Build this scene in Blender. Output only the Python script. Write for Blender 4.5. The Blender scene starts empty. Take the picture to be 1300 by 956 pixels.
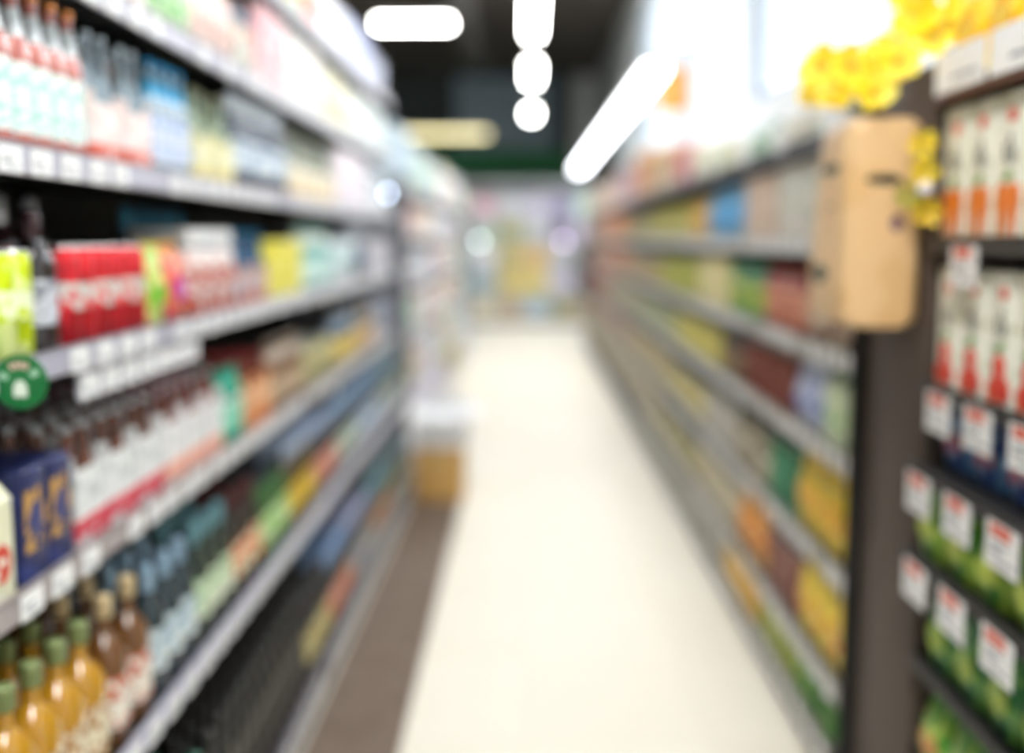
import bpy, math, random
from mathutils import Vector
random.seed(11)
SC = bpy.context.scene
COL = SC.collection
PI = math.pi

# ------------------------------------------------------------------ materials
def srgb(h):
    if isinstance(h, tuple): return h
    h = h.lstrip('#'); c = [int(h[i:i+2], 16)/255 for i in (0, 2, 4)]
    return tuple(x/12.92 if x <= .04045 else ((x+.055)/1.055)**2.4 for x in c)
_mats = {}
def mat(c, c2=None, rough=.5, metal=0., scale=30., thr=.5, spec=.5, stretch=(1, 1, 1), coat=0., key=None):
    """procedural surface: base colour with printed patches of a second colour"""
    k = (c, c2, rough, metal, scale, thr, spec, stretch, coat)
    if k in _mats: return _mats[k]
    m = bpy.data.materials.new('surface'); m.use_nodes = True
    nt = m.node_tree; b = nt.nodes['Principled BSDF']
    b.inputs['Roughness'].default_value = rough
    b.inputs['Metallic'].default_value = metal
    b.inputs['Specular IOR Level'].default_value = spec
    b.inputs['Coat Weight'].default_value = coat
    tc = nt.nodes.new('ShaderNodeTexCoord'); mp = nt.nodes.new('ShaderNodeMapping')
    mp.inputs['Scale'].default_value = stretch
    nt.links.new(tc.outputs['Object'], mp.inputs['Vector'])
    no = nt.nodes.new('ShaderNodeTexNoise'); no.inputs['Scale'].default_value = scale
    no.inputs['Detail'].default_value = 1.5
    nt.links.new(mp.outputs['Vector'], no.inputs['Vector'])
    cr = nt.nodes.new('ShaderNodeValToRGB')
    e = cr.color_ramp.elements
    c1 = srgb(c)
    if c2 is None:
        e[0].color = tuple(x*.9 for x in c1)+(1,); e[1].color = tuple(min(1, x*1.06) for x in c1)+(1,)
    else:
        cr.color_ramp.interpolation = 'LINEAR'
        e[0].position = thr-.02; e[1].position = thr+.02
        e[0].color = c1+(1,); e[1].color = srgb(c2)+(1,)
    nt.links.new(no.outputs['Fac'], cr.inputs['Fac'])
    nt.links.new(cr.outputs['Color'], b.inputs['Base Color'])
    _mats[k] = m
    return m
def emit(c, s):
    m = bpy.data.materials.new('light_diffuser'); m.use_nodes = True
    nt = m.node_tree; nt.nodes.clear()
    o = nt.nodes.new('ShaderNodeOutputMaterial'); e = nt.nodes.new('ShaderNodeEmission')
    e.inputs['Color'].default_value = srgb(c)+(1,); e.inputs['Strength'].default_value = s
    nt.links.new(e.outputs[0], o.inputs[0]); return m

# ------------------------------------------------------------------ geometry
# a "geo" is (verts, faces, smooth)
def loft(rings, cap=True, smooth=True):
    n = len(rings[0]); v = [p for r in rings for p in r]; f = []
    for i in range(len(rings)-1):
        for j in range(n):
            a = i*n+j; b = i*n+(j+1) % n
            f.append((a, b, b+n, a+n))
    if cap:
        f.append(tuple(reversed(range(n)))); f.append(tuple(range((len(rings)-1)*n, len(rings)*n)))
    return (v, f, smooth)
def circ(r, z, n=14, cx=0, cy=0):
    return [(cx+r*math.cos(2*PI*i/n), cy+r*math.sin(2*PI*i/n), z) for i in range(n)]
def lathe(prof, n=14, cap=True, cx=0, cy=0):
    return loft([circ(r, z, n, cx, cy) for r, z in prof], cap)
def rrect(dx, dy, r, z, k=3, cx=0, cy=0):
    """rounded rectangle outline, dx and dy are full sizes"""
    r = min(r, dx/2*.99, dy/2*.99); out = []
    for q, (sx, sy) in enumerate(((1, 1), (-1, 1), (-1, -1), (1, -1))):
        for i in range(k):
            a = q*PI/2 + i*(PI/2)/(k-1)
            out.append((cx+sx*(dx/2-r)+r*math.cos(a), cy+sy*(dy/2-r)+r*math.sin(a), z))
    return out
def rbox(dx, dy, z0, z1, r=.004, ch=.003, cx=0, cy=0, k=3):
    return loft([rrect(dx-2*ch, dy-2*ch, r, z0, k, cx, cy), rrect(dx, dy, r, z0+ch, k, cx, cy),
                 rrect(dx, dy, r, z1-ch, k, cx, cy), rrect(dx-2*ch, dy-2*ch, r, z1, k, cx, cy)])
def box(x0, x1, y0, y1, z0, z1):
    v = [(x, y, z) for z in (z0, z1) for y in (y0, y1) for x in (x0, x1)]
    return (v, [(0, 2, 3, 1), (4, 5, 7, 6), (0, 1, 5, 4), (1, 3, 7, 5), (3, 2, 6, 7), (2, 0, 4, 6)], False)
def plate(pts, x, t=.0012):
    """flat outline in the y-z plane standing at depth x, thickness t outward (+x)"""
    return loft([[(x, p[0], p[1]) for p in pts], [(x+t, p[0], p[1]) for p in pts]], True, False)
def ell(cy, cz, ry, rz, n=12): return [(cy+ry*math.cos(2*PI*i/n), cz+rz*math.sin(2*PI*i/n)) for i in range(n)]
def rec(cy, cz, w, h): return [(cy-w/2, cz-h/2), (cy+w/2, cz-h/2), (cy+w/2, cz+h/2), (cy-w/2, cz+h/2)]
def merge(*gs):
    v, f = [], []
    for g in gs:
        o = len(v); v += g[0]; f += [tuple(i+o for i in q) for q in g[1]]
    return (v, f, any(g[2] for g in gs))
def xf(g, loc=(0, 0, 0), rz=0, ry=0, rx=0):
    from mathutils import Euler
    M = Euler((rx, ry, rz)).to_matrix(); L = Vector(loc)
    return ([tuple(M @ Vector(p)+L) for p in g[0]], g[1], g[2])
def mesh(name, pairs):
    """pairs: [(geo, material), ...] -> one mesh"""
    me = bpy.data.meshes.new(name); v, f, mi = [], [], []
    mats = []; sm = False
    for g, m in pairs:
        if m not in mats: mats.append(m)
        o = len(v); v += g[0]; f += [tuple(i+o for i in q) for q in g[1]]
        mi += [mats.index(m)]*len(g[1]); sm = sm or g[2]
    me.from_pydata(v, [], f)
    for m in mats: me.materials.append(m)
    me.polygons.foreach_set('material_index', mi)
    if sm:
        me.polygons.foreach_set('use_smooth', [True]*len(f))
        me.set_sharp_from_angle(angle=math.radians(35))
    me.validate(); me.update()
    return me
def ob(name, data, parent=None, loc=(0, 0, 0), rz=0):
    o = bpy.data.objects.new(name, data); COL.objects.link(o)
    o.location = loc; o.rotation_euler = (0, 0, rz); o.parent = parent
    return o
def part(name, pairs, parent, loc=(0, 0, 0)):
    if isinstance(pairs, tuple): pairs = [pairs]
    return ob(name, mesh(name, pairs), parent, loc)
def tag(o, label=None, cat=None, group=None, kind=None):
    if label: o['label'] = label
    if cat: o['category'] = cat
    if group: o['group'] = group
    if kind: o['kind'] = kind
    return o
def struct(name, pairs):
    return tag(part(name, pairs, None), kind='structure')

# ------------------------------------------------------------------ products
# each builder returns [(part_name, [(geo, mat)], [sub-parts])...]; front faces +x, stands at z=0
def P(name, g, m, sub=()): return (name, [(g, m)] if not isinstance(g, list) else g, list(sub))
def gl(c): return mat(c, None, .12, 0, 12, spec=.8, coat=.5)
def pr(c, c2=None, s=38, t=.52, st=(1, 1, 1)): return mat(c, c2, .42, 0, s, t, stretch=st)

def k_beer(w, h, p):
    r = w/2-.002; G = gl(p[0])
    body = lathe([(r*.9, 0), (r, .004), (r, h*.56), (r*.92, h*.63), (r*.55, h*.75), (r*.42, h*.84), (r*.42, h*.96)])
    return [P('glass_body', body, G), P('label', lathe([(r+.0006, h*.12), (r+.0006, h*.54)], cap=False), pr(p[1], p[2], 45)),
            P('neck_label', lathe([(r*.74, h*.69), (r*.6, h*.745), (r*.47, h*.86)], cap=False), pr(p[3])),
            P('cap', lathe([(r*.5, h*.945), (r*.52, h*.955), (r*.48, h*.99), (r*.4, h-.001), (r*.2, h+.001)]), mat(p[4], None, .18, .7))]
def k_wine(w, h, p):
    r = w/2-.002; G = gl(p[0])
    body = lathe([(r*.9, 0), (r, .004), (r, h*.62), (r*.85, h*.7), (r*.45, h*.77), (r*.38, h*.82), (r*.38, h*.93)])
    return [P('glass_body', body, G), P('label', lathe([(r+.0006, h*.2), (r+.0006, h*.52)], cap=False), pr(p[1], p[2], 45)),
            P('capsule', lathe([(r*.41, h*.8), (r*.41, h*.97), (r*.36, h*.99), (r*.2, h)]), mat(p[3], None, .15, .45, coat=.6))]
def k_spirit(w, h, p):
    r = w/2-.002; G = gl(p[0])
    body = loft([rrect(2*r*.95, 2*r*.95, r*.6, 0, 4), rrect(2*r, 2*r, r*.6, .006, 4), rrect(2*r, 2*r, r*.6, h*.6, 4), rrect(2*r*.8, 2*r*.8, r*.7, h*.68, 4),
                 rrect(r*.75, r*.75, r*.37, h*.75, 4), rrect(r*.7, r*.7, r*.35, h*.88, 4)])
    return [P('glass_body', body, G), P('label', rbox(2*r+.0014, 2*r+.0014, h*.14, h*.48, r*.6, .0003, k=4), pr(p[1], p[2], 45)),
            P('stopper', lathe([(r*.42, h*.86), (r*.45, h*.87), (r*.45, h*.99), (r*.38, h)]), mat(p[3], None, .35, .3))]
def can_geo(r, h, cx=0, cy=0):
    return lathe([(r*.82, 0), (r, .01), (r, h-.014), (r*.84, h-.002)], 14, True, cx, cy)
def k_can(w, h, p):
    r = w/2-.002
    return [P('can_body', can_geo(r, h), mat(p[0], p[1], .3, .25, 40, .52)),
            P('lid', lathe([(r*.8, h-.001), (r*.86, h), (r*.84, h+.003), (r*.78, h+.001)]), mat('#c8ccd0', None, .3, .9)),
            P('ring_pull', rbox(r*.7, r*.35, h+.001, h+.0035, r*.15, .0005), mat('#9aa0a6', None, .3, .9))]
def k_canpack(w, h, p):
    r = w/4-.001; out = []
    for i in (-1.5, -.5, .5):
        for s in (-.5, .5):
            out.append(('can', [(can_geo(r, h-.01, i*2*r, s*2*r), mat(p[0], p[1], .3, .2, 28, .5, stretch=(1, 1, .7)))],
                        [('lid', [(lathe([(r*.8, h-.011), (r*.86, h-.009), (r*.8, h-.006)], 12, True, i*2*r, s*2*r), mat('#d5d8da', None, .3, .8))])]))
    out.append(P('wrap_band', loft([rrect(6*r+.002, 4*r+.002, r, h*.36, 4, -r), rrect(6*r+.002, 4*r+.002, r, h*.62, 4, -r)], False), pr(p[2], p[0], 30)))
    return out
def k_carrier(w, h, p):
    """basket of six bottles with a carry handle"""
    d = w*1.15; bh = h*(p[5] if len(p) > 5 else .56); out = []
    sh = merge(box(-d/2, d/2, -w/2+.003, -w/2+.005, 0, bh), box(-d/2, d/2, w/2-.005, w/2-.003, 0, bh), box(-d/2, d/2, -w/2+.003, w/2-.003, 0, .002),
               box(-d/2, -d/2+.002, -w/2+.003, w/2-.003, 0, bh), box(d/2-.002, d/2, -w/2+.003, w/2-.003, 0, bh*.85))
    out.append(P('basket', sh, pr(p[0], p[1], 26, .55)))
    out.append(P('base_band', merge(box(d/2, d/2+.001, -w/2+.003, w/2-.003, .004, bh*.3), box(-d/2, d/2, -w/2+.002, -w/2+.003, .004, bh*.3)), pr(p[2], p[0], 30, .6)))
    out.append(P('handle', merge(box(-d*.3, d*.3, -.001, .001, 0, max(bh, h*.74)), box(-d*.16, d*.16, -.0012, .0012, max(bh, h*.74), h*.9)), pr(p[0])))
    r = min(w/4, d/6)-.004
    for i in (-1, 0, 1):
        for s in (-1, 1):
            cx, cy = i*d/3.1, s*(w/4-.001)
            out.append(('bottle', [(lathe([(r*.9, .003), (r, .007), (r, h*.55), (r*.5, h*.74), (r*.42, h*.97)], 10, True, cx, cy), gl(p[3]))],
                        [('cap', [(lathe([(r*.5, h*.95), (r*.5, h*.99), (r*.4, h)], 10, True, cx, cy), mat(p[4], None, .3, .5))])]))
    return out
def k_box(w, h, p):
    d = min(.16, w*1.3)
    return [P('carton', rbox(d, w-.003, 0, h, .003, .002), pr(p[0], p[1], 22, .56)),
            P('front_label', [(plate(rec(0, h*.55, w*.8, h*.55), d/2), pr(p[2], p[0], 40)), (plate(ell(0, h*.55, w*.24, h*.17), d/2+.0012), pr(p[1]))], None)]
def k_juice(w, h, p):
    d = w*.95; hb = h*.8
    body = rbox(d, w-.003, 0, hb, .003, .001)
    gb = loft([rrect(d, w-.003, .003, hb-.001), rrect(d*.55, w-.003, .003, h*.9), rrect(.006, w-.003, .002, h*.93), rrect(.005, w-.003, .002, h)])
    return [P('carton', body, pr(p[0], p[1], 30, .58)), P('gable_top', gb, pr(p[0])),
            P('picture', [(plate(ell(0, hb*.38, w*.33, hb*.2), d/2), pr(p[2], p[1]))], None),
            P('screw_cap', xf(lathe([(w*.15, 0), (w*.15, .012), (w*.12, .014)]), (d*.26, 0, h*.86), 0, .9), mat(p[3]))]
def k_pouch(w, h, p):
    d = w*.55; R = []
    for t, tw, td in ((0, .97, .55), (.06, 1, .8), (.3, .98, 1), (.6, .95, .9), (.82, .95, .5), (.93, .97, .08)):
        R.append([(td*d/2*math.copysign(abs(math.cos(a))**.8, math.cos(a)), tw*(w-.004)/2*math.copysign(abs(math.sin(a))**.6, math.sin(a)), t*h) for a in [2*PI*i/16 for i in range(16)]])
    g = loft(R)
    return [P('bag', g, mat(p[0], p[1], .3, 0, 24, .54)),
            P('picture', [(plate(ell(0, h*.42, w*.3, h*.17), d*.47, .004), pr(p[2], p[1], 50))], None),
            P('seal', box(-.002, .002, -w*.48, w*.48, h*.92, h), pr(p[3] if len(p) > 3 else p[0]))]
def k_jar(w, h, p):
    r = w/2-.002
    return [P('jar_body', lathe([(r*.9, 0), (r, .006), (r, h*.72), (r*.8, h*.8), (r*.8, h*.84)]), gl(p[0])),
            P('label', lathe([(r+.0006, h*.16), (r+.0006, h*.62)], cap=False), pr(p[1], p[2], 45)),
            P('lid', lathe([(r*.86, h*.82), (r*.88, h*.83), (r*.88, h*.985), (r*.8, h)]), mat(p[3], None, .35, .2))]
def k_tin(w, h, p):
    r = w/2-.002; S = mat('#c9cbcc', None, .3, .8)
    return [P('can_body', lathe([(r*.97, .003), (r*.97, h-.003)]), pr(p[0], p[1], 36)),
            P('rim', lathe([(r, 0), (r, .004)]), S), P('rim', lathe([(r, h-.004), (r, h), (r*.92, h), (r*.9, h-.002)]), S)]
def k_tub(w, h, p):
    r = w/2-.003
    return [P('tub_body', lathe([(r*.8, 0), (r*.83, .004), (r*.95, h*.85)]), pr(p[0], p[1], 28)),
            P('lid', lathe([(r*.97, h*.84), (r, h*.85), (r, h*.97), (r*.93, h)]), mat(p[2], None, .4))]
def k_veg(w, h, p):
    """tall white pack with a vegetable picture at its foot; p = white, veg, veg2, leaf, kind"""
    d = .09
    pic = []
    V = pr(p[1], p[2], 30, .6)
    if p[4] == 'carrot':
        for i in (-1, 0, 1):
            c = i*w*.27
            pic.append((plate([(c-w*.05, h*.04), (c+w*.05, h*.04), (c+w*.14, h*.3), (c+w*.1, h*.39), (c-w*.1, h*.39), (c-w*.14, h*.3)], d/2), V))
    else:
        for i, z in ((-1, .12), (1, .14), (0, .3)):
            pic.append((plate(ell(i*w*.21, h*z, w*.24, h*.1), d/2+.0004*(i+2)), V))
    return [P('carton', rbox(d, w-.004, 0, h, .006, .004), pr(p[0], '#d9d8c2', 20, .62)), ('picture', pic, []),
            P('leaf_picture', [(plate([(-w*.2, h*.43), (-w*.02, h*.395), (w*.16, h*.46), (0, h*.48)], d/2), pr(p[3]))], None),
            P('red_emblem', [(plate(ell(w*.05, h*.84, w*.16, h*.05), d/2), pr('#d8503c'))], None),
            P('lettering', [(plate(rec(dy*w, h*z, w*.07, h*hh), d/2), pr('#4c544c')) for dy, z, hh in ((.02, .62, .2), (-.14, .6, .12), (.15, .58, .1))], None)]
KB = dict(beer=(k_beer, 'beer_bottle', 'bottle'), wine=(k_wine, 'wine_bottle', 'bottle'), spirit=(k_spirit, 'spirit_bottle', 'bottle'),
          can=(k_can, 'drink_can', 'can'), canpack=(k_canpack, 'can_pack', 'pack'), carrier=(k_carrier, 'bottle_carrier', 'pack'),
          box=(k_box, 'carton_box', 'box'), juice=(k_juice, 'juice_carton', 'carton'), pouch=(k_pouch, 'food_pouch', 'bag'),
          jar=(k_jar, 'glass_jar', 'jar'), tin=(k_tin, 'food_tin', 'can'), tub=(k_tub, 'plastic_tub', 'tub'), veg=(k_veg, 'vegetable_pack', 'pack'))
_cache = {}
def build(kind, w, h, p, detail):
    k = (kind, round(w, 3), round(h, 3), p, detail)
    if k not in _cache:
        parts = KB[kind][0](w, h, p)
        norm = []
        for nm, pairs, sub in parts:
            norm.append((nm, pairs, [s for s in (sub or [])]))
        if detail:
            _cache[k] = [(nm, mesh(nm, pairs), [(s[0], mesh(s[0], s[1])) for s in sub]) for nm, pairs, sub in norm]
        else:
            allp = []
            for nm, pairs, sub in norm:
                allp += pairs
                for s in sub: allp += s[1]
            _cache[k] = mesh(KB[kind][1], allp)
    return _cache[k]
def item(kind, w, h, p, loc, rz, label, group, detail):
    b = build(kind, w, h, p, detail); nm, cat = KB[kind][1], KB[kind][2]
    if not detail:
        o = ob(nm, b, None, loc, rz)
    else:
        o = ob(nm, None, None, loc, rz); o.empty_display_size = .03
        for pn, me, sub in b:
            c = ob(pn, me, o)
            for sn, sm in sub: ob(sn, sm, c)
    return tag(o, label, cat, group)
ORD = 'nearest,second,third,fourth,fifth,sixth,seventh,eighth,ninth,tenth,eleventh,twelfth,thirteenth,fourteenth,fifteenth,sixteenth,seventeenth,eighteenth,nineteenth,twentieth'.split(',')
NUM = 'zero one two three four five six seven eight nine ten eleven twelve thirteen fourteen fifteen sixteen seventeen eighteen nineteen twenty'.split()
def olabel(*a):
    l = olabel_(*a)
    if len(l.split()) > 16: print('LONG', l)
    return l
def olabel_(i, n, desc, where, axis='nearest'):
    if n == 1: return f'{desc} on {where}'
    if axis == 'left':
        a = 'leftmost' if i == 0 else ORD[i]+' from left'
    else:
        a = 'nearest' if i == 0 else ORD[i]+' nearest'
    return f'{a} of {NUM[n]} {desc} on {where}'
def plural(d): return d

def fill(y0, y1, kind, w, h, p, desc, face, z, rz, where, near, rows=1, gap=.002, dep=None, back_h=None):
    """a block of equal products side by side along the shelf (world y), fronts at x=face"""
    sgn = 1 if face < 0 else -1            # aisle side direction
    n = max(1, int((y1-y0)/(w+gap))); n = min(n, 19)
    step = (y1-y0)/n
    dd = dep or {'canpack': w*1.6, 'carrier': w*1.2, 'box': min(.16, w*1.3), 'pouch': w*.6, 'veg': .09}.get(kind, w)
    if kind == 'canpack': dd = w*1.52
    for r in range(rows):
        for i in range(n):
            y = y0+step*(i+.5)+random.uniform(-.3, .3)*max(0, step-w)
            off = dd/2+.012+r*(dd+.006)
            if kind == 'canpack': off = (w/4-.001)*2+.012+r*(dd+.006)
            a = random.uniform(-.02, .02) if kind in ('box', 'veg', 'carrier', 'canpack', 'juice') else random.uniform(-.25, .25) if kind not in ('pouch', 'spirit') else random.uniform(-.05, .05)
            x = face-sgn*off
            lab = olabel(i, n, desc, where)
            pp = p
            if kind in ('tin', 'jar', 'box') and i % 3 == 2 and y0 > 2.7: pp = (p[1], p[0])+tuple(p[2:])
            if kind == 'wine' and i % 4 == 2 and y0 > 2.6: pp = (p[0], p[2], p[1], p[3])
            if r: lab = olabel(i, n, desc+(' behind the first' if r == 1 else ' in back row'), where)
            item(kind, w, h, pp, (x, y, z), rz+a, lab, f'{desc} on {where}', near)

# ------------------------------------------------------------------ racks
BLACK = mat('#0b0b0c', None, .6); DARK = mat('#1a1a1c', None, .55)
RAIL = mat('#b0afbf', None, .35, .1); TAG = mat('#fbfcff', None, .4); TAGINK = mat('#8f949e', None, .6)
TAUPE = mat('#8c7f7e', None, .45); BROWN = mat('#4d4139', None, .55); REDH = mat('#e06a56', None, .5)
GREYM = mat('#8b8783', None, .5)
_tagm = {}
def tagmesh(w, h, red):
    k = (w, h, red)
    if k not in _tagm:
        pl = [(plate(rec(0, -h/2, w, h), 0, .0016), TAG)]
        if red: pl += [(plate(rec(-w*.05, -h*.17, w*.62, h*.26), .0016, .0006), REDH)]
        pl += [(plate(rec(w*dx, -h*z, w*ww, h*.06), .0016, .0006), TAGINK) for dx, z, ww in ((-.1, .48, .5), (-.18, .62, .35), (.1, .8, .6))]
        _tagm[k] = mesh('price_tag', pl)
    return _tagm[k]
_pm = {}
def plate_mesh(w, h):
    if (w, h) not in _pm:
        _pm[(w, h)] = mesh('price_plate', [(plate(rec(0, h/2, w, h), 0, .002), TAG), (plate(rec(w*.1, h*.3, w*.5, h*.1), .002, .0006), TAGINK)])
    return _pm[(w, h)]
def rack(name, y0, y1, shelves, back, zt, label, group, railm=RAIL, railh=.05, tagspec=(.075, .045, .105), red=False, shelfm=DARK, endpanels=(False, False), rails=None, plates=None, skip=None, tagless=(), endm=None, drop=.0):
    """one bay along world y; shelves: [(z, face_x)] bottom first (that one is the base deck)"""
    s = 1 if shelves[0][1] < 0 else -1
    o = ob(name, None, None, (back, y0, 0)); o.empty_display_size = .1
    tag(o, label, 'shelf rack', group)
    L = lambda x: x-back
    def bx(xa, xb, ya, yb, za, zb): return box(min(xa, xb), max(xa, xb), ya, yb, za, zb)
    W = y1-y0
    part('back_panel', (bx(0, s*.012, 0.002, W-.002, 0, zt), BLACK), o)
    for ya in (0.002, W-.027): part('upright', (bx(s*.012, s*.05, ya, ya+.025, 0, zt), BLACK), o)
    zb, fb = shelves[0]
    part('plinth', (bx(s*.05, L(fb)-s*.02, .002, W-.002, 0, zb-.03), mat('#6f6764', None, .5)), o)
    for e, ya in ((endpanels[0], -.018), (endpanels[1], W)):
        if e: part('end_panel', (bx(0, L(fb)-s*.02, ya, ya+.018, 0, zt), endm or DARK), o)
    for li, (z, f) in enumerate(shelves):
        x1 = L(f); rm_ = (rails or {}).get(li, railm)
        sh = part('shelf', (bx(s*.05, x1, .002, W-.002, z-.022, z), shelfm), o)
        sh['label'] = 'dark metal shelf board'
        # rail: shallow channel section with a lip, leaning a little
        g = loft([[(x1, yy, z-railh+.012), (x1+s*.004, yy, z-railh+.012-.002), (x1+s*.010, yy, z-railh+.016), (x1+s*.006, yy, z+.008), (x1+s*.010, yy, z+.014), (x1, yy, z+.012)] for yy in (.002, W-.002)], True, False)
        part('price_rail', (g, rm_), sh)
        tw, th, st = tagspec
        if plates and li == len(shelves)-1:
            pw, ph, ps = plates; n = max(1, int(W/ps)); stp = W/n
            for i in range(n):
                ob('price_plate', plate_mesh(pw, ph), sh, (x1+s*.011, stp*(i+.5), z-.004), 0 if s > 0 else PI)
            continue
        if skip and li in skip: st = .37
        if li in tagless: continue
        n = max(1, int(W/st)); stp = W/n
        for i in range(n):
            if not red and tw < stp*.8 and random.random() < .12: continue
            t = ob('price_tag', tagmesh(tw, th, red), sh, (x1+s*.011, stp*(i+.5)+random.uniform(-.006, .006), z+.006-drop), 0 if s > 0 else PI)
    return o

LEFT_Z = [(.13, -.70), (.60, -.78), (1.00, -.85), (1.39, -.85), (1.745, -.85), (2.09, -.85), (2.43, -.85)]
LN = ["left rack's bottom shelf", "left rack's sixth shelf", "left rack's fifth shelf", "left rack's fourth shelf", "left rack's third shelf", "left rack's second shelf", "left rack's top shelf"]
bays = [1.33, 2.55, 3.77, 4.99, 6.21]
for i in range(4):
    rack('shelf_rack', bays[i], bays[i+1], LEFT_Z, -1.30, 2.5,
         ('nearest', 'second nearest', 'third nearest', 'farthest')[i]+' black bay of the left drinks rack with pale price rails', 'bays of the left rack', endpanels=(False, False), rails={2: mat('#a89f9f', None, .4, .1), 1: mat('#c6c6da', None, .35, .1), 0: mat('#8f8a96', None, .4, .2)})
RIGHT_Z = [(.11, .88), (.30, .90), (.61, .93), (.96, .93), (1.26, .93), (1.59, .93), (1.915, .93)]
RN = ["right rack's bottom shelf", "right rack's sixth shelf", "right rack's fifth shelf", "right rack's fourth shelf", "right rack's third shelf", "right rack's second shelf", "right rack's top shelf"]
RGREY = mat('#a9a7a0', None, .45); RSH = mat('#4c4943', None, .55)
rb = [2.72+1.23*i for i in range(11)]
for i in range(10):
    rack('shelf_rack', rb[i], rb[i+1], RIGHT_Z, 1.38, 1.96, ORD[i]+(' ' if i == 0 else ' nearest ')+'bay of the long right grocery rack beyond the brown column', 'bays of the right rack',
         railm=RGREY, railh=.055, tagspec=(.07, .05, .12), shelfm=RSH, endpanels=(i == 0, i == 9), rails={6: mat('#33333c', None, .5)}, plates=(.15, .09, .42))
NEAR_Z = [(.11, .90), (.35, .92), (.60, .93), (.87, .895), (1.075, .895), (1.26, .93), (1.59, .93), (1.92, .93)]
NN = ["near right rack's bottom shelf", "near right rack's seventh shelf", "near right rack's sixth shelf", "near right rack's fifth shelf", "near right rack's fourth shelf", "near right rack's third shelf", "near right rack's second shelf", "near right rack's top shelf"]
rack('shelf_rack', 1.50, 2.28, NEAR_Z, 1.38, 1.98, 'dark bay of the right rack on the camera side of the brown column', None, railm=mat('#2c2a2a', None, .5), railh=.035,
     tagspec=(.125, .088, .165), red=True, shelfm=DARK, drop=.012, rails={7: mat('#5a2a26', None, .5)}, plates=(.24, .09, .25), skip=(6,), tagless=(0, 1, 2))
L2_Z = [(.14, -.80), (.50, -.86), (.88, -.88), (1.26, -.88), (1.62, -.88), (1.98, -.88)]
L2N = ["rear left rack's bottom shelf", "rear left rack's fifth shelf", "rear left rack's fourth shelf", "rear left rack's third shelf", "rear left rack's second shelf", "rear left rack's top shelf"]
lb = [6.75+1.21*i for i in range(7)]
for i in range(6):
    rack('shelf_rack', lb[i], lb[i+1], L2_Z, -1.32, 2.02, ORD[i]+(' ' if i == 0 else ' nearest ')+'bay of the pale rack behind the left drinks rack', 'bays of the rear left rack',
         railm=mat('#d9d8de', None, .4), shelfm=mat('#b9b7b8', None, .5), tagspec=(.08, .045, .2), endpanels=(i == 0, i == 5), endm=mat('#6c6e76', None, .5))

# ------------------------------------------------------------------ left rack stock
# (y0, y1, kind, width, height, palette, description, rows)
ROSE = ('#b86a60', '#eef4f2', '#b4dcd6', '#e2eaf0', '#e09050')
SILV = ('#8fa0aa', '#e8e4e4', '#d98078', '#cfdae2', '#aab6c0')
A = [(1.36, 1.98, 'beer', .062, .29, ROSE, 'rose glass bottles with pale labels', 1),
     (1.99, 2.31, 'carrier', .135, .27, ('#f0dcd8', '#f6eeee', '#e2705c', '#8ea0ac', '#c4d0d8'), 'white and coral bottle carriers', 1),
     (2.32, 2.58, 'beer', .062, .27, ('#8aa0b0', '#dfe6f4', '#a8bfe6', '#35a8dc', '#2b9fd8'), 'blue-necked bottles', 1),
     (2.59, 2.95, 'carrier', .135, .25, ('#efe9b0', '#f4f2d6', '#e9d98a', '#96a892', '#b7b48e'), 'pale yellow bottle carriers', 1),
     (2.96, 3.62, 'wine', .075, .29, ('#1e2c44', '#e6eef4', '#9fb6cc', '#e8eef4'), 'navy bottles with white labels', 1),
     (3.63, 4.5, 'carrier', .15, .25, ('#efe3c4', '#f6f2e8', '#e8c890', '#88907c', '#d8d8c8'), 'cream bottle carriers', 1),
     (4.51, 5.3, 'box', .11, .27, ('#e8dce4', '#f4f2f6', '#d9c7d4'), 'pinkish white cartons', 1),
     (5.31, 6.18, 'beer', .075, .27, ('#7d8a90', '#e6e8ec', '#b8c6d0', '#dfe4ea', '#cfd6dc'), 'grey glass bottles', 1)]
R0 = [(1.7, 2.05, 'box', .11, .26, ('#eef0ee', '#dfe4e4', '#f6f6f4'), 'plain white cartons', 1),
      (2.06, 2.3, 'box', .115, .27, ('#e9e4e2', '#c9a49a', '#f2efe9'), 'white and tan cartons', 1),
      (2.31, 2.62, 'pouch', .15, .26, ('#9ed88a', '#eef4e6', '#6fce58', '#c8e8bc'), 'green and white bags', 1),
      (2.63, 3.0, 'pouch', .12, .25, ('#e9c6bc', '#f4ece6', '#d8a090', '#efe2da'), 'peach and white bags', 1),
      (3.01, 3.22, 'jar', .1, .2, ('#caa98a', '#eee9dc', '#a8b0a8', '#6c8aa2'), 'beige jars', 1),
      (3.23, 3.62, 'box', .12, .27, ('#f3b6bc', '#f8e6e6', '#ee8f9e'), 'pink cartons', 1),
      (3.63, 4.2, 'box', .13, .26, ('#f4f1ec', '#ece4dc', '#f9f7f4'), 'ivory cartons', 1),
      (4.21, 4.9, 'pouch', .13, .28, ('#efe8bc', '#f6f3e4', '#e9dc90', '#f2eed8'), 'cream yellow bags', 1),
      (4.91, 5.5, 'tub', .14, .24, ('#eef2ee', '#dfe9e2', '#f4f8f4'), 'big white tubs', 1),
      (5.51, 6.18, 'pouch', .13, .27, ('#e8eef0', '#c8d8cc', '#f2f6f4', '#eef2f2'), 'frosted white bags', 1)]
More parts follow.
